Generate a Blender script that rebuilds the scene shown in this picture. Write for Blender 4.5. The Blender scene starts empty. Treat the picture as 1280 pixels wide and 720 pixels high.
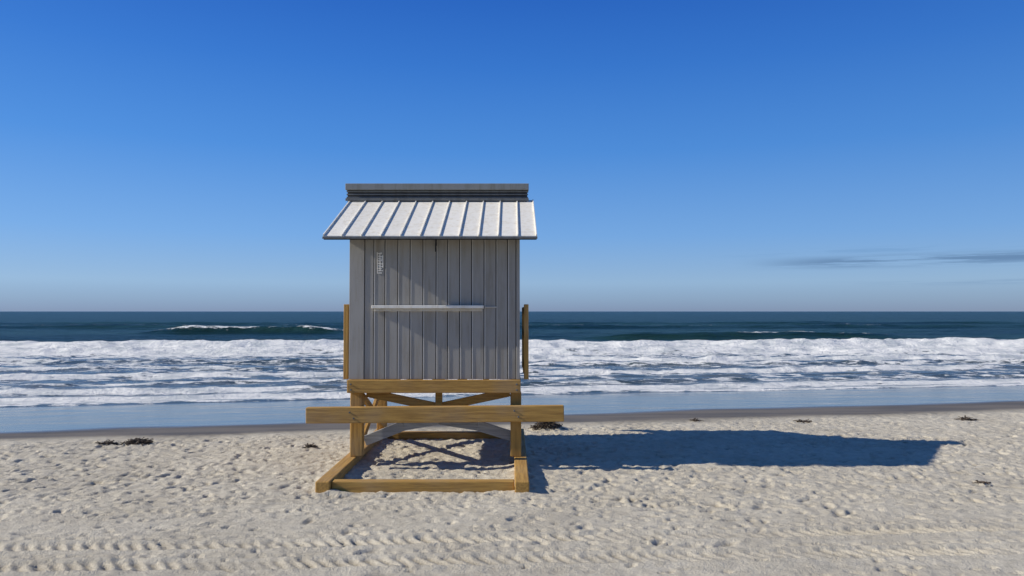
import bpy, bmesh, math, random
import numpy as np
from mathutils import Vector, Matrix
random.seed(4); rng=np.random.default_rng(7)
sc=bpy.context.scene
sc.view_settings.view_transform='Standard'; sc.view_settings.look='None'; sc.view_settings.exposure=0

# ---------------------------------------------------------------- noise
LAT=[np.random.default_rng(100+i).random((256,256)) for i in range(8)]
def vn(x,y,k=0):
    L=LAT[k%8]; xi=np.floor(x).astype(int); yi=np.floor(y).astype(int)
    fx=x-xi; fy=y-yi; fx=fx*fx*(3-2*fx); fy=fy*fy*(3-2*fy)
    a=L[xi&255,yi&255]; b=L[(xi+1)&255,yi&255]; c=L[xi&255,(yi+1)&255]; d=L[(xi+1)&255,(yi+1)&255]
    return (a*(1-fx)+b*fx)*(1-fy)+(c*(1-fx)+d*fx)*fy
def fbm(x,y,o=4,k=0):
    s=0;a=.5;t=0
    for i in range(o):
        s=s+a*vn(x+i*17.3,y+i*9.1,k+i); t+=a; a*=.5; x=x*2.03; y=y*2.03
    return s/t
def sstep(a,b,v):
    t=np.clip((v-a)/(b-a),0,1); return t*t*(3-2*t)

# ---------------------------------------------------------------- material helpers
class NT:
    def __init__(s,name):
        s.m=bpy.data.materials.new(name); s.m.use_nodes=True; s.t=s.m.node_tree; s.t.nodes.clear()
        s.out=s.n('ShaderNodeOutputMaterial')
    def n(s,typ,ins=None,**kw):
        nd=s.t.nodes.new(typ)
        for k,v in kw.items(): setattr(nd,k,v)
        for k,v in (ins or {}).items(): s.set(nd,k,v)
        return nd
    def set(s,nd,k,v):
        if hasattr(v,'is_output'): s.t.links.new(v,nd.inputs[k])
        elif isinstance(v,bpy.types.Node): s.t.links.new(v.outputs[0],nd.inputs[k])
        else: nd.inputs[k].default_value=v
    def math(s,op,a,b=None,c=None,clamp=False):
        ins={0:a}
        if b is not None: ins[1]=b
        if c is not None: ins[2]=c
        return s.n('ShaderNodeMath',ins,operation=op,use_clamp=clamp)
    def mr(s,v,a,b,c=0.,d=1.,smooth=True):
        return s.n('ShaderNodeMapRange',{'Value':v,'From Min':a,'From Max':b,'To Min':c,'To Max':d},interpolation_type='SMOOTHSTEP' if smooth else 'LINEAR')
    def mix(s,f,a,b):
        nd=s.n('ShaderNodeMix',data_type='RGBA'); 
        s.set(nd,0,f); s.set(nd,6,a); s.set(nd,7,b); return nd.outputs[2]
    def noise(s,vec,scale,detail=4,rough=.5):
        return s.n('ShaderNodeTexNoise',{'Vector':vec,'Scale':scale,'Detail':detail,'Roughness':rough}).outputs[0]
    def mapp(s,vec,sc_):
        return s.n('ShaderNodeMapping',{'Vector':vec,'Scale':sc_}).outputs[0]
    def obj(s): return s.n('ShaderNodeTexCoord').outputs['Object']
    def attr(s,name): return s.n('ShaderNodeAttribute',attribute_name=name).outputs['Fac']
    def bump(s,h,strength,dist,normal=None):
        nd=s.n('ShaderNodeBump',{'Height':h,'Strength':strength,'Distance':dist})
        if normal is not None: s.set(nd,'Normal',normal)
        return nd.outputs[0]
def c4(*a): return (a[0],a[1],a[2],1)

def wood(name,axis,ca=(.50,.285,.065),cb=(.32,.17,.036),grey=0.15):
    N=NT(name); o=N.obj(); st=[14,14,14]; st[axis]=.9
    g=N.noise(N.mapp(o,st),3.,6,.62)
    f=N.noise(N.mapp(o,[v*4 for v in st]),4.,4,.6)
    bl=N.noise(o,2.3,3)
    isl=N.n('ShaderNodeNewGeometry').outputs['Random Per Island']
    col=N.mix(N.mr(g,.32,.68),c4(*ca),c4(*cb))
    col=N.mix(N.mr(f,.55,.8,0,.45),col,c4(cb[0]*.45,cb[1]*.45,cb[2]*.5))
    col=N.mix(N.mr(bl,.45,.75,0,grey*1.5),col,c4(.32,.28,.22))
    br=N.mr(isl,0,1,.82,1.12,False)
    hs=N.n('ShaderNodeHueSaturation',{'Color':col,'Value':br})
    p=N.n('ShaderNodeBsdfPrincipled',{'Base Color':hs,'Roughness':.75,'Normal':N.bump(g,.5,.006)})
    N.set(N.out,0,p); return N.m
def paint(name,col,dirt=.25,rough=.55,metal=0.,streak=True):
    N=NT(name); o=N.obj()
    s1=N.noise(N.mapp(o,(7,7,.8)) if streak else o,2.2,5,.6)
    s2=N.noise(o,9,5,.6)
    isl=N.n('ShaderNodeNewGeometry').outputs['Random Per Island']
    d=tuple(v*(1-dirt)*f for v,f in zip(col,(.97,.93,.86)))
    c=N.mix(N.mr(s1,.42,.75),c4(*col),c4(*d))
    c=N.mix(N.mr(s2,.6,.8,0,.35),c,c4(*[v*.6 for v in col]))
    hs=N.n('ShaderNodeHueSaturation',{'Color':c,'Value':N.mr(isl,0,1,.95,1.04,False)})
    r=N.mr(s2,.3,.7,rough-.08,rough+.15)
    p=N.n('ShaderNodeBsdfPrincipled',{'Base Color':hs,'Roughness':r,'Metallic':metal,'Specular IOR Level':.25,'Normal':N.bump(s2,.15,.004)})
    N.set(N.out,0,p); return N.m
WX,WY,WZ=wood('lumber_x',0),wood('lumber_y',1),wood('lumber_z',2)
GB=wood('grey_board',0,(.36,.36,.35),(.22,.22,.22),.2)  # greyer wood colours for the lower brace arch
WALL=paint('grey_wall_paint',(.335,.315,.275),.14)
TRIM=paint('light_trim_paint',(.52,.50,.45),.15)
CORN=paint('corner_trim_paint',(.36,.34,.30),.15)
ROOF=paint('roof_metal_paint',(.82,.78,.68),.12,.6)
RIDGE=paint('ridge_metal',(.15,.155,.15),.25,.5,.0)
DARK=paint('dark_gap',(.035,.037,.042),.2,.8)

# ---------------------------------------------------------------- mesh helpers
tower=bpy.data.objects.new('lifeguard_tower',None); sc.collection.objects.link(tower)
tower.location=(-1.,9.5,0); tower.empty_display_size=.5
def finish(bm,name,mat,parent=tower,bev=0,smooth=False):
    me=bpy.data.meshes.new(name); bmesh.ops.recalc_face_normals(bm,faces=bm.faces[:]); bm.to_mesh(me); bm.free()
    ob=bpy.data.objects.new(name,me); sc.collection.objects.link(ob); me.materials.append(mat)
    if bev:
        b=ob.modifiers.new('b','BEVEL'); b.width=bev; b.segments=2; b.limit_method='ANGLE'
    if smooth:
        for p in me.polygons: p.use_smooth=True
    if parent:
        ob.parent=parent; ob.matrix_parent_inverse=Matrix.Translation(-parent.location)
    return ob
def addbox(bm,x0,x1,y0,y1,z0,z1):
    v=[bm.verts.new(p) for p in [(x0,y0,z0),(x1,y0,z0),(x1,y1,z0),(x0,y1,z0),(x0,y0,z1),(x1,y0,z1),(x1,y1,z1),(x0,y1,z1)]]
    for f in [(0,3,2,1),(4,5,6,7),(0,1,5,4),(1,2,6,5),(2,3,7,6),(3,0,4,7)]: bm.faces.new([v[i] for i in f])
    return v
def boxes(name,lst,mat,bev=.006):
    bm=bmesh.new()
    for b in lst: addbox(bm,*b)
    return finish(bm,name,mat,bev=bev)
def addbeam(bm,p0,p1,w,t,up=(0,1,0)):
    """board from p0 to p1; w = width across, t = thickness along 'up'"""
    p0,p1=Vector(p0),Vector(p1); d=(p1-p0).normalized(); u=Vector(up); u=(u-u.dot(d)*d).normalized(); s=d.cross(u)
    v=[]
    for p in (p0,p1):
        for a,b in ((-1,-1),(1,-1),(1,1),(-1,1)): v.append(bm.verts.new(p+s*a*w/2+u*b*t/2))
    for f in [(0,1,2,3),(7,6,5,4),(0,4,5,1),(1,5,6,2),(2,6,7,3),(3,7,4,0)]: bm.faces.new([v[i] for i in f])
def addprism(bm,poly,x0,x1):
    a=[bm.verts.new((x0,y,z)) for y,z in poly]; b=[bm.verts.new((x1,y,z)) for y,z in poly]
    bm.faces.new(a); bm.faces.new(b[::-1]); n=len(poly)
    for i in range(n): bm.faces.new([a[i],a[(i+1)%n],b[(i+1)%n],b[i]])

# ---------------------------------------------------------------- tower
XL,XR=-2.09,.10; YF,YB=9.5,11.65
boxes('skid_left',[(-2.16,-2.0,8.17,11.85,-.03,.13)],WY,.012)
boxes('skid_right',[(.03,.19,8.17,11.85,-.03,.13)],WY,.012)
boxes('base_cross_beam',[(-1.997,.027,8.24,8.36,-.03,.118),(-1.997,.027,11.62,11.74,-.03,.11)],WX,.012)
boxes('posts',[(-2.085,-1.925,9.56,9.70,.132,.955),(-.02,.12,9.56,9.70,.132,.955),
               (-2.085,-1.945,11.45,11.59,.132,.955),(-.02,.12,11.45,11.59,.132,.955)],WZ,.01)
boxes('floor_frame_front',[(-2.10,.11,9.43,9.50,.96,1.125),(-2.10,.11,11.66,11.72,.96,1.125)],WX,.008)
boxes('floor_frame_side',[(-2.10,-2.04,9.503,11.657,.96,1.122),(.05,.11,9.503,11.657,.96,1.122)]+
      [(-1.7+.33*i,-1.66+.33*i,9.503,11.657,.98,1.115) for i in range(5)],WY,.006)
bm=bmesh.new(); addbeam(bm,(-2.58,9.33,.695),(.65,9.33,.72),.20,.10); finish(bm,'tow_beam',WX,bev=.01)
boxes('beam_bracket',[(-2.06,-1.95,9.383,9.557,.64,.78),(.0,.1,9.383,9.557,.65,.79)],WY,.006)
# carriage bolts
bm=bmesh.new()
for x,y,z in ((-2.03,9.279,.735),(-1.98,9.279,.66),(.03,9.279,.755),(.08,9.279,.68),(-2.05,9.429,1.07),(-2.05,9.429,1.0),(.06,9.429,1.07),(.06,9.429,1.0)):
    bmesh.ops.create_cone(bm,cap_ends=True,segments=10,radius1=.013,radius2=.010,depth=.012,matrix=Matrix.Translation((x,y-.003,z))@Matrix.Rotation(math.pi/2,4,'X'))
finish(bm,'bolt',RIDGE)
bm=bmesh.new()
addbeam(bm,(-1.91,9.76,.93),(-.98,9.76,.74),.11,.045)
addbeam(bm,(-.03,9.81,.93),(-.93,9.81,.74),.11,.045)
addbeam(bm,(-.955,9.70,.955),(-.955,9.70,.70),.09,.05)
finish(bm,'brace_upper',WX,bev=.005)
bm=bmesh.new()
for a,b in (((-1.93,9.76,.30),(-1.42,9.76,.50)),((-1.42,9.76,.50),(-.955,9.76,.58)),((-.955,9.76,.58),(-.45,9.76,.50)),((-.45,9.76,.50),(.0,9.76,.36))):
    addbeam(bm,a,b,.13,.045)
finish(bm,'brace_lower',GB,bev=.004)
bm=bmesh.new()
for x in (-2.0,.05):
    addbeam(bm,(x,9.72,.2),(x,11.44,.88),.09,.045,(1,0,0))
    addbeam(bm,(x+.05,11.44,.2),(x+.05,9.72,.88),.09,.045,(1,0,0))
finish(bm,'side_brace',WY,bev=.005)
lst=[]
for s,(x0,x1) in (('l',(-2.185,-2.125)),('r',(.155,.215))):
    lst+=[(x0,x1,9.60,9.69,1.12,2.09),(x0,x1,10.6,10.69,1.12,2.06),(x0,x1,11.55,11.64,1.12,2.06)]
boxes('rail_post',lst,WZ,.006)
lst=[]
for x0,x1 in ((-2.185,-2.14),(.17,.215)):
    for z in (1.2,1.62,1.95): lst+=[(x0+.008,x1-.008,9.693,10.597,z,z+.10),(x0+.008,x1-.008,10.693,11.547,z,z+.10)]
boxes('side_rail',lst,WY,.005)
RF=(9.13,2.935); RR=(10.67,3.61); RB=(12.0,2.43)
def roofz(y): 
    return RF[1]+(y-RF[0])/(RR[0]-RF[0])*(RR[1]-RF[1]) if y<RR[0] else RR[1]+(y-RR[0])/(RB[0]-RR[0])*(RB[1]-RR[1])
bm=bmesh.new()
addbox(bm,XL+.03,XR-.03,YF+.028,YF+.05,1.13,roofz(YF)-.05)
for x0,x1 in ((XL+.03,XL+.05),(XR-.05,XR-.03)):
    addprism(bm,[(YF+.051,1.13),(YB-.03,1.13),(YB-.03,roofz(YB)-.06),(RR[0],RR[1]-.06),(YF+.051,roofz(YF)-.06)],x0,x1)
finish(bm,'wall_backing',DARK)
d=97.3
px=[455.5,467,481,497,512.5,528.5,545,559.5,574.5,589.5,605,620,634.5,645]
xs=[(p-640)/d for p in px]
L=[]
for a,b in zip(xs[:-1],xs[1:]):
    L.append((a+.005,b-.005,YF+random.uniform(0,.002),YF+.024,1.13,roofz(YF)-.045))
boxes('front_planks',L,WALL,.003)
boxes('batten',[(x+.006,x+.018,YF-.004,YF-.0005,1.132,roofz(YF)-.055) for x in xs[1:-1]],TRIM,.001)
boxes('corner_board',[(XL,xs[0]-.004,YF-.008,YF+.024,1.128,roofz(YF)-.05),(xs[-1]+.004,XR,YF-.008,YF+.024,1.128,roofz(YF)-.05)],CORN,.004)
bm=bmesh.new(); n=14
for k in range(n):
    y0=YF+.03+k*(YB-YF-.03)/n; y1=y0+(YB-YF-.03)/n-.008
    for x0,x1 in ((XL+.004,XL+.026),(XR-.026,XR-.004)):
        pts=[(y0,1.13),(y1,1.13),(y1,roofz(y1)-.055)]
        if y0<RR[0]<y1: pts.append((RR[0],RR[1]-.055))
        pts.append((y0,roofz(y0)-.055)); addprism(bm,pts,x0,x1)
finish(bm,'side_planks',WALL,bev=.003)
boxes('rear_planks',[(XL+.02+i*.155,XL+.02+i*.155+.147,YB,YB+.024,1.13,roofz(YB+.024)-.07) for i in range(14) if i not in (5,6,7,8)]+[(XL+.02+5*.155,XL+.02+9*.155-.008,YB,YB+.024,2.5,roofz(YB+.024)-.07)],WALL,.004)
boxes('deck_floor',[(XL+.05,XR-.05,9.56+i*.14,9.56+i*.14+.132,1.124,1.15) for i in range(14)],WX,.003)
boxes('shelf',[(-1.79,-.36,YF-.09,YF-.018,2.035,2.075)],ROOF,.005)
boxes('shelf_trim',[(-1.77,-.38,YF-.03,YF-.006,2.0,2.032),(-.352,-.2,YF-.02,YF-.006,2.045,2.06)],TRIM,.003)
boxes('hook',[(-.985,-.965,YF-.05,YF-.018,2.84,2.93),(-.985,-.965,YF-.07,YF-.052,2.76,2.86)],DARK,.003)
bm=bmesh.new()
for i in range(9):
    z=2.74-i*.031; x=-1.70+random.uniform(-.01,.01)
    addbeam(bm,(x-.03,YF-.004,z),(x+.035,YF-.004,z-random.uniform(-.015,.018)),.013,.003)
for i in range(3): addbeam(bm,(-1.735+i*.035,YF-.006,2.76-.02*i),(-1.73+i*.035,YF-.006,2.5+.03*i),.011,.003)
finish(bm,'stencil_lettering',ROOF)
EX0,EX1=-2.345,.315
ang=math.atan2(RR[1]-RF[1],RR[0]-RF[0])
bm=bmesh.new()
nrm=Vector((0,-math.sin(ang),math.cos(ang)))
NS=11; w=(EX1-EX0)/NS
for i in range(NS):
    a=EX0+i*w+.004; b=a+w-.008
    addprism(bm,[RF,RR,(RR[0],RR[1]-.02),(RF[0],RF[1]-.02)],a,b)
finish(bm,'roof_panel_front',ROOF,bev=.002)
bm=bmesh.new()
for i in range(NS+1):
    x=EX0+i*w; x=min(max(x,EX0+.012),EX1-.012)
    p0=Vector((x,RF[0]-.005,RF[1]))+nrm*.004; p1=Vector((x,RR[0]-.03,RR[1]-.012))+nrm*.004
    addbeam(bm,p0,p1,.014,.028,nrm)
finish(bm,'roof_seam',ROOF,bev=.002)
bm=bmesh.new(); addprism(bm,[(RF[0]+.01,RF[1]-.022),(RR[0],RR[1]-.022),(RR[0],RR[1]-.05),(RF[0]+.01,RF[1]-.05)],EX0+.01,EX1-.01)
finish(bm,'roof_deck',DARK)
BX1=.11
bm=bmesh.new(); addprism(bm,[(RR[0]+.002,RR[1]),(RB[0],RB[1]),(RB[0],RB[1]-.04),(RR[0]+.002,RR[1]-.05)],EX0,BX1)
finish(bm,'roof_panel_rear',ROOF,bev=.003)
bm=bmesh.new()
a2=math.atan2(RB[1]-RR[1],RB[0]-RR[0]); n2=Vector((0,-math.sin(a2),math.cos(a2)))
w2=(BX1-EX0)/NS
for i in range(NS+1):
    x=min(max(EX0+i*w2,EX0+.012),BX1-.012)
    addbeam(bm,Vector((x,RR[0]+.06,roofz(RR[0]+.06)))+n2*.01,Vector((x,RB[0],RB[1]))+n2*.01,.016,.03,n2)
finish(bm,'roof_seam_rear',ROOF,bev=.003)
boxes('eave_trim',[(EX0,EX1,RF[0]-.022,RF[0]-.006,RF[1]-.04,RF[1]-.012)],RIDGE,.003)
RX0,RX1=-2.39,.24
boxes('ridge_vent_core',[(RX0+.02,RX1-.02,RR[0]-.06,RR[0]+.16,3.56,3.765)],DARK,.003)
boxes('ridge_vent_slat',[(RX0+.01,RX1-.01,RR[0]-.085,RR[0]-.062,z,z+.022) for z in (3.625,3.668,3.711)],RIDGE,.003)
bm=bmesh.new(); addprism(bm,[(RR[0]-.13,3.74),(RR[0]-.13,3.83),(RR[0]+.05,3.85),(RR[0]+.22,3.80),(RR[0]+.22,3.75)],RX0,RX1)
finish(bm,'ridge_cap',paint('ridge_cap_metal',(.24,.245,.23),.2,.5),bev=.006)
boxes('ridge_flashing',[(RX0,RX1,RR[0]-.115,RR[0]-.088,3.585,3.62)],RIDGE,.003)

# ---------------------------------------------------------------- terrain
def spacing(lo,hi,fn,start):
    r=[start]; 
    while r[-1]<hi: r.append(r[-1]+fn(r[-1]))
    l=[start]
    while l[-1]>lo: l.append(l[-1]-fn(l[-1]))
    return np.array(l[::-1][:-1]+r)
def skew_s(X,Y):
    k=.20-.16*sstep(18,42,Y)
    xc=np.clip(X,-45,45)
    return Y-k*xc
def base_z(S):
    return -.05*np.clip(S-13,0,None)*(S<60)+(-2.35)*(S>=60)
def grid_mesh(name,xs,ys,Z,attrs,mat):
    nx,ny=len(xs),len(ys)
    X,Y=np.meshgrid(xs,ys)
    co=np.stack([X,Y,Z],-1).reshape(-1,3).astype(np.float32)
    idx=np.arange(nx*ny).reshape(ny,nx)
    q=np.stack([idx[:-1,:-1],idx[:-1,1:],idx[1:,1:],idx[1:,:-1]],-1).reshape(-1,4).astype(np.int32)
    me=bpy.data.meshes.new(name); me.vertices.add(len(co)); me.vertices.foreach_set('co',co.ravel())
    me.loops.add(q.size); me.loops.foreach_set('vertex_index',q.ravel())
    me.polygons.add(len(q)); me.polygons.foreach_set('loop_start',np.arange(0,q.size,4,dtype=np.int32))
    me.polygons.foreach_set('use_smooth',np.ones(len(q),dtype=bool))
    me.update(calc_edges=True)
    for k,v in attrs.items():
        a=me.attributes.new(k,'FLOAT','POINT'); a.data.foreach_set('value',v.astype(np.float32).ravel())
    ob=bpy.data.objects.new(name,me); sc.collection.objects.link(ob); me.materials.append(mat); return ob
gx=spacing(-6000,6000,lambda v: .023 if abs(v)<12 else .023+(abs(v)-12)*.09,0.)
gy=spacing(-300,6000,lambda v: (.019+.0006*max(v-5.2,0)**1.5) if 5<v<14.5 else ((.04+.01*(v-14.5)) if 14.5<=v<24 else (.15+abs(v-(5 if v<=5 else 24))*.12)),5.2)
X,Y=np.meshgrid(gx,gy); S=skew_s(X,Y)
near=sstep(40,20,np.abs(X))*sstep(40,26,Y)*sstep(-5,2,Y)
dry=1-sstep(12.3,13.7,S+.5*(fbm(X/2.,Y/2.,3,2)-.5))
Z=base_z(S)
fore=.55+.45*sstep(6.9,8.2,Y+.8*(fbm(X/1.5,Y/1.,3,6)-.5))
H=.035*(fbm(X/2.6,Y/1.8,3,0)-.5)+fore*(.024*(fbm(X/.24,Y/.2,3,1)-.5)+.034*(fbm(X/.085,Y/.075,2,3)-.5))
P=np.zeros_like(X)
def pit(cx,cy,rx,ry,dep,rot,rim=.35):
    R=2.2*max(rx,ry); i0,i1=np.searchsorted(gx,[cx-R,cx+R]); j0,j1=np.searchsorted(gy,[cy-R,cy+R])
    if i1-i0<2 or j1-j0<2: return
    xx=gx[i0:i1][None]-cx; yy=gy[j0:j1][:,None]-cy; c,s=math.cos(rot),math.sin(rot)
    u=(xx*c+yy*s)/rx; v=(-xx*s+yy*c)/ry; r2=u*u+v*v
    P[j0:j1,i0:i1]+= -dep*np.exp(-r2**1.5)+dep*rim*np.exp(-((np.sqrt(r2)-1.35)/.35)**2)
for i in range(11500):
    cy=5.2+(13.4-5.2)*rng.random()**.85; cx=rng.uniform(-11.5,12.5)
    dens=.40+.50*(7.8<cy<12.2)-.12*(cy<7.2)+ .8*(vn(np.array([cx*.55]),np.array([cy*.9]),5)[0]-.5)
    if rng.random()>dens: continue
    if cy-.2*cx>12.6: continue
    if rng.random()<.10: pit(cx,cy,rng.uniform(.09,.12),rng.uniform(.035,.05),rng.uniform(.018,.03),rng.uniform(0,3.14),.25)
    else: pit(cx,cy,rng.uniform(.022,.055),rng.uniform(.02,.042),rng.uniform(.010,.026),rng.uniform(0,3.14),.25)
for k in range(6):
    x,y=rng.uniform(-10,10),rng.uniform(7.5,11.5); a=rng.choice([0,math.pi])+rng.uniform(-.35,.35)
    for i in range(26):
        x+=.62*math.cos(a); y+=.62*math.sin(a)*.7; o=.09*(-1)**i
        pit(x-o*math.sin(a),y+o*math.cos(a),.12,.05,.03,a); a+=rng.uniform(-.06,.06)
track=np.zeros_like(X); TR=np.zeros_like(X)
for y0,y1,wd,dp in ((6.20,6.92,.11,.020),(6.42,7.16,.035,.013),(5.76,6.30,.11,.019),(5.96,6.52,.035,.012),(7.35,7.85,.06,.011),(7.6,8.15,.04,.009)):
    t=Y-(y0+(y1-y0)*(X+7)/14+.05*np.sin(X*.35)+.03*(fbm(X/.8,Y*0,3,4)-.5)); tt=np.abs(t)+.03*(fbm(X/.12,Y/.12,2,2)-.5)
    m=sstep(wd,wd*.75,tt)*(np.abs(X)<16)
    ph=(X+.7*t+.12*fbm(X*1.3,Y*2,3,1))/.125
    bars=np.tanh(1.6*np.sin(2*np.pi*ph)+2.4*(fbm(X/.10,Y/.08,2,7)-.5))
    keep=.35+.65*sstep(.30,.58,fbm(X/1.1,Y/.35,3,6))
    TR+=m*(-dp*.55+dp*.75*bars*keep)+dp*.9*np.exp(-((tt-wd*1.2)/.028)**2)*(np.abs(X)<16)*keep
    track=np.maximum(track,m*(dp>.015))
H=H*(1-.4*track)+P*(1-.6*track)+TR
for xs_ in (-2.08,.11):
    H+=.035*np.exp(-((X-xs_)/.2)**2)*sstep(8.0,8.3,Y)*sstep(12,11.7,Y)
H+=.10*np.exp(-((X-.62)/.24)**2-((Y-12.55)/.22)**2)
Z=Z+H*near*dry+ (1-dry)*near*.012*(fbm(X/1.5,Y/.7,3,2)-.5)
wet=sstep(12.5,13.5,S+.9*(fbm(X/2.5,Y/1.2,4,2)-.5))
film=sstep(14.4,15.0,S+1.2*(fbm(X/5,Y/1.6,3,5)-.5))

N=NT('sand'); o=N.obj()
n1=N.noise(o,1.1,4,.6); n2_=N.noise(o,9,4,.65); n3=N.noise(o,160,2,.7); n4=N.noise(o,38,3,.7)
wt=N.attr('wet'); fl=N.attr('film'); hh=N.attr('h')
col=N.mix(N.mr(n1,.35,.65),c4(.67,.60,.465),c4(.58,.515,.395))
col=N.mix(N.mr(n2_,.42,.72,0,.6),col,c4(.44,.385,.29))
col=N.mix(N.mr(n3,.50,.75,0,.5),col,c4(.30,.26,.195))
col=N.mix(N.mr(n4,.6,.75,0,.5),col,c4(.75,.70,.59))
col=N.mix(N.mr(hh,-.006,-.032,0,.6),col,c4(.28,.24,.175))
wc=N.mix(N.mr(N.noise(N.mapp(o,(.4,1.6,1)),1.,4),.4,.65),c4(.185,.155,.115),c4(.125,.108,.085))
col=N.mix(wt,col,wc)
col=N.mix(fl,col,c4(.08,.08,.078))
ro=N.math('MULTIPLY_ADD',wt,-.35,.92); ro2=N.math('MULTIPLY_ADD',fl,-.45,ro,clamp=True)
hb=N.math('ADD',N.math('MULTIPLY',n4,.7),N.math('MULTIPLY',n3,.3))
bs=N.math('MULTIPLY_ADD',wt,-.7,1.)
bs=N.math('MULTIPLY',bs,N.math('MULTIPLY_ADD',fl,-.95,1.))
b=N.bump(hb,bs,.024)
p=N.n('ShaderNodeBsdfPrincipled',{'Base Color':col,'Roughness':ro2,'Normal':b,'Specular IOR Level':N.math('MULTIPLY_ADD',fl,.4,.1)})
N.set(N.out,0,p)
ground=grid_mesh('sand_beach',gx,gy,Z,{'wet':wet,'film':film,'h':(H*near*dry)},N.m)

# ---------------------------------------------------------------- sea
SEA=-.41
wx=spacing(-6500,6500,lambda v:.19 if abs(v)<42 else .19+(abs(v)-42)*.06,0.)
wy=spacing(14,6500,lambda v:.004*v if v<140 else .56+(v-140)*.06,14.01)
X,Y=np.meshgrid(wx,wy); S=skew_s(X,Y)
F=np.zeros_like(X); Z=np.zeros_like(X)
def wave(c,amp,sf,sb,foamlen,foam,wob=1.5,seed=0,x0=-1e4,x1=1e4,gap=0.,C=S):
    yc=c+wob*(fbm(X/9.,Y*0+seed,3,seed)-.5)*2+.35*(fbm(X/1.3,Y*0+seed,3,seed+1)-.5)
    t=C-yc
    env=sstep(x0-5,x0+4,X)*sstep(x1+5,x1-4,X)
    A=amp*(.75+.5*fbm(X/6.,Y*0+seed*3,3,seed+2))*env
    prof=np.where(t<0,np.exp(-(t/sf)**2),np.exp(-(t/sb)**2))
    fo=np.where(t<0,np.exp(-(np.abs(t)/foamlen)**1.6),np.exp(-(t/(sf*.45+.1))**2))*foam*env
    if gap>0: fo=fo*(1-gap*sstep(.45,.6,fbm(X/8.,Y*0+seed*7,2,seed+3)))
    return A*prof,fo
def add(*a,**k):
    global Z,F
    z,f=wave(*a,**k); Z=Z+z; F=np.maximum(F,f)
add(49,.45,.9,4.,9.5,1.3,1.3,1)
add(42.0,.25,.7,2.5,3.4,1.05,2.0,2,gap=.35)
add(36,.18,.5,2.,1.9,.95,2.0,3,gap=.5)
add(32.,.12,.4,1.5,.6,.75,1.6,0,gap=.6)
add(28.6,.12,.4,1.5,1.2,.85,1.3,4,gap=.55)
add(26.3,.08,.3,1.2,.5,.7,1.1,1,gap=.5)
add(24.4,.08,.3,1.2,.9,.85,.9,5,gap=.45)
add(22.6,.05,.2,.7,1.4,1.0,.6,6,gap=.1)
add(21.6,.03,.2,.5,.35,.8,.5,3,gap=.2)
add(80,.80,1.6,5.,1.,.75,1.,0,x0=-37,x1=-18,gap=.5)
add(64,.55,1.5,5.,.6,.5,1.5,7,x0=8,x1=33,gap=.8)
add(105,.5,2.5,7.,1.,.35,2,3,gap=.95)
add(130,.5,3,7.,.5,.2,2,2,gap=.95)
F=np.maximum(F,.42*sstep(20.5,22,S)*sstep(47,36,S)*(.35+1.1*fbm(X/6,Y/1.3,3,4)))
dpt=sstep(20.5,27,S)
far=sstep(400,120,Y)
Z+=(.12*(fbm(X/2.2,Y/1.0,4,1)-.5)*dpt+.30*(fbm(X/11,Y/4.,3,3)-.5)*sstep(30,60,S))*far
rough_w=.30*np.clip(F,0,1)*(fbm(X/.8,Y/.55,4,2)-.4)*dpt; Z+=rough_w
Z+=SEA
N=NT('sea_water'); o=N.obj(); fo=N.attr('foam')
lace=N.noise(N.mapp(o,(.75,1.7,1)),1.7,7,.7)
vor=N.n('ShaderNodeTexVoronoi',{'Vector':N.mapp(o,(.5,1.3,1)),'Scale':1.9},feature='DISTANCE_TO_EDGE').outputs[0]
v=N.math('ADD',fo,N.math('MULTIPLY_ADD',lace,1.8,-.95))
v=N.math('ADD',v,N.math('MULTIPLY_ADD',vor,-.45,.08))
mask=N.mr(v,.38,.58)
r1=N.noise(N.mapp(o,(.35,1.2,1)),.9,6,.62); r2=N.noise(N.mapp(o,(1.2,3.,1)),2.2,4,.6); r3=N.noise(N.mapp(o,(.02,.16,1)),1.,5,.6)
nearf=N.attr('nearf')
deep=N.mix(N.mr(r3,.4,.62),c4(.007,.026,.024),c4(.018,.052,.042))
shal=N.mix(N.mr(r1,.4,.65),c4(.06,.085,.085),c4(.14,.16,.15))
wcol=N.mix(nearf,deep,shal)
hgt=N.math('ADD',N.math('MULTIPLY',r1,.8),N.math('MULTIPLY',r2,.2))
b=N.bump(hgt,.9,N.math('MULTIPLY_ADD',nearf,-.38,.60))
p=N.n('ShaderNodeBsdfPrincipled',{'Base Color':wcol,'Roughness':N.math('MULTIPLY_ADD',nearf,-.12,.30),'IOR':1.33,'Specular IOR Level':N.math('MULTIPLY_ADD',nearf,.28,.07),'Normal':b})
fb=N.bump(N.noise(o,3.5,6,.7),.9,.14)
fcol=N.mix(N.mr(N.noise(N.mapp(o,(.5,1.5,1)),1.3,5),.4,.7),c4(.85,.83,.77),c4(.58,.60,.58))
fd=N.n('ShaderNodeBsdfDiffuse',{'Color':fcol,'Normal':fb})
ms=N.n('ShaderNodeMixShader',{0:mask,1:p,2:fd}); N.set(N.out,0,ms)
sea=grid_mesh('sea',wx,wy,Z,{'foam':F,'nearf':sstep(58,34,S)},N.m)

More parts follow.
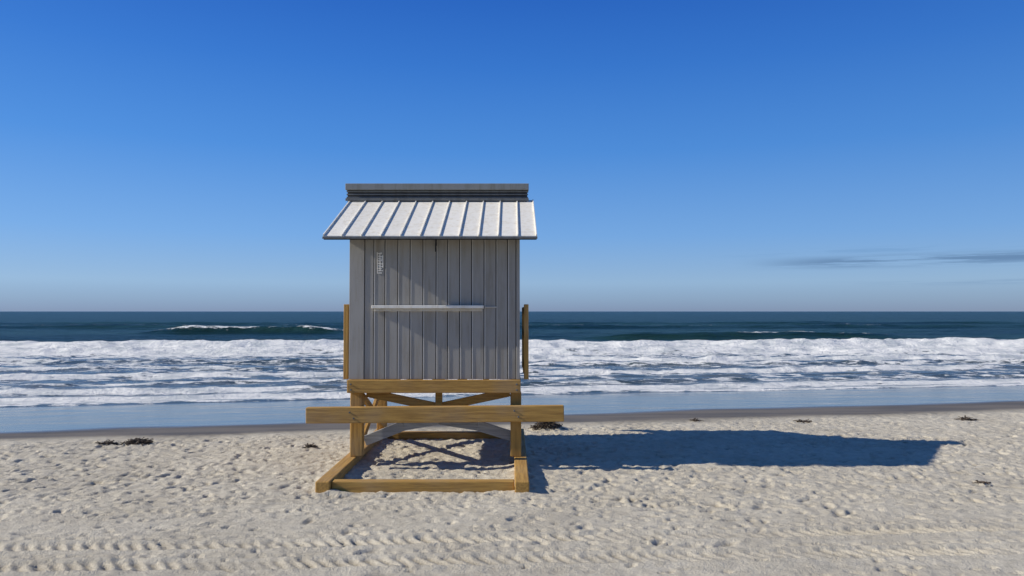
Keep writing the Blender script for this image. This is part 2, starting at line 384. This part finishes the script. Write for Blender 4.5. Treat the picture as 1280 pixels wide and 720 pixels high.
# ---------------------------------------------------------------- seaweed
N=NT('seaweed'); n=N.noise(N.obj(),12,4)
p=N.n('ShaderNodeBsdfPrincipled',{'Base Color':N.mix(n,c4(.03,.02,.012),c4(.09,.06,.035)),'Roughness':.7}); N.set(N.out,0,p); SW=N.m
co=np.empty(len(ground.data.vertices)*3,dtype=np.float32); ground.data.vertices.foreach_get('co',co); ZG=co.reshape(len(gy),len(gx),3)[:,:,2]
def gz(x,y):
    return ZG[np.searchsorted(gy,y),np.searchsorted(gx,x)]
def clump(cx,cy,rx,ry,hgt,n):
    bm=bmesh.new()
    for i in range(n):
        a=random.uniform(0,6.28); r=random.random()**.6
        x=cx+rx*r*math.cos(a); y=cy+ry*r*math.sin(a); top=hgt*(1-r*r)
        z=gz(x,y)+random.uniform(0,top)
        th=random.uniform(0,6.28); L=random.uniform(.04,.09)
        pts=[]; zz=z
        for k in range(4):
            pts.append((x,y,max(zz,gz(x,y)+.004))); x+=L*.4*math.cos(th); y+=L*.4*math.sin(th); zz+=random.uniform(-.02,.02); th+=random.uniform(-.7,.7)
        for p0,p1 in zip(pts[:-1],pts[1:]): addbeam(bm,p0,p1,random.uniform(.008,.02),.007,(0,.2,1))
    return finish(bm,'seaweed',SW,parent=None)
def at(pxx,pyy): 
    y=1848/(pyy-389); return (pxx-640)/924*y,y
for (a,b_,rx,ry,h,n) in ((138,554,.14,.07,.03,70),(175,553,.21,.10,.07,220),(388,559,.07,.05,.03,35),(868,526,.08,.05,.02,25),
      (1001,526,.11,.07,.03,40),(1205,524,.20,.08,.03,75),(1222,602,.14,.02,.01,10),(683,537,.24,.16,.12,260)):  # last entry: bigger dark pile on the sand mound beyond the tower
    x,y=at(a,b_); clump(x,y,rx,ry,h,n)

# ---------------------------------------------------------------- light
el=math.radians(30); dirl=Vector((1,.10,-.58)).normalized()
sl=bpy.data.lights.new('sun','SUN'); sl.energy=5; sl.angle=math.radians(.5); sl.color=(1,.95,.86)
so=bpy.data.objects.new('sun',sl); sc.collection.objects.link(so); so.rotation_euler=dirl.to_track_quat('-Z','Y').to_euler(); so.location=(-20,-2,12)
w=bpy.data.worlds.new('World'); sc.world=w; w.use_nodes=True
W=NT.__new__(NT); W.t=w.node_tree; W.t.nodes.clear()
out=W.n('ShaderNodeOutputWorld'); bg=W.n('ShaderNodeBackground',{1:.10})
sky=W.n('ShaderNodeTexSky',sky_type='NISHITA'); sky.sun_disc=False; sky.sun_elevation=el; sky.sun_rotation=math.radians(264); sky.air_density=1.; sky.dust_density=.1; sky.ozone_density=3.
dirv=W.n('ShaderNodeTexCoord').outputs['Generated']
sx=W.n('ShaderNodeSeparateXYZ',{0:dirv}); zz=sx.outputs[2]; xx=sx.outputs[0]
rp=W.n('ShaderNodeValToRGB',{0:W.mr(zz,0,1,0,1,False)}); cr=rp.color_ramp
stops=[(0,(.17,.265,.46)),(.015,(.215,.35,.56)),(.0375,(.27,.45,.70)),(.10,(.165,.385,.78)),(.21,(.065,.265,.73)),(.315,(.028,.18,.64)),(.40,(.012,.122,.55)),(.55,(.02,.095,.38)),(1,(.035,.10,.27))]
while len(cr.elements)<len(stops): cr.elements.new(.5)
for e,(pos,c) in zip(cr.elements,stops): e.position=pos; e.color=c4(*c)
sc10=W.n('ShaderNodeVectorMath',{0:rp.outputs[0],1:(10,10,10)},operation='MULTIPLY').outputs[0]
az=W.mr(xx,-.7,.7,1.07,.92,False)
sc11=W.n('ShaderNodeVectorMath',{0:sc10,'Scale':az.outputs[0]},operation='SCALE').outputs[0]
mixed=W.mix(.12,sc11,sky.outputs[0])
cv=W.n('ShaderNodeMapping',{'Vector':dirv,'Scale':(3.5,3.5,90)}).outputs[0]
cn=W.noise(cv,2.2,6,.65)
def band(z0,hw,x0,x1,lo,hi,amt):
    m=W.mr(W.math('ABSOLUTE',W.math('SUBTRACT',zz,z0)),hw,0)
    k=W.math('MULTIPLY',m,W.mr(xx,x0,x1)); k=W.math('MULTIPLY',k,W.mr(cn,lo,hi,0,amt)); return W.math('MULTIPLY',k,W.mr(sx.outputs[1],0,.3))
mixed=W.mix(band(.0605,.011,.28,.42,.34,.52,.9),mixed,c4(1.3,2.4,4.2))
mixed=W.mix(band(.034,.006,.30,.6,.45,.65,.45),mixed,c4(1.8,3.0,4.9))
mixed=W.mix(band(.074,.006,.25,.32,.45,.62,.4),mixed,c4(1.5,3.1,5.6))
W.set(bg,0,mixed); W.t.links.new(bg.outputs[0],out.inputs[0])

# ---------------------------------------------------------------- camera
cd=bpy.data.cameras.new('cam'); cam=bpy.data.objects.new('camera',cd); sc.collection.objects.link(cam); sc.camera=cam
cd.sensor_width=36; cd.lens=924/1280*36; cd.clip_end=20000; cd.clip_start=.05
cam.location=(0,0,2.0); cam.rotation_euler=(math.radians(90)+math.atan(29/924),0,0)
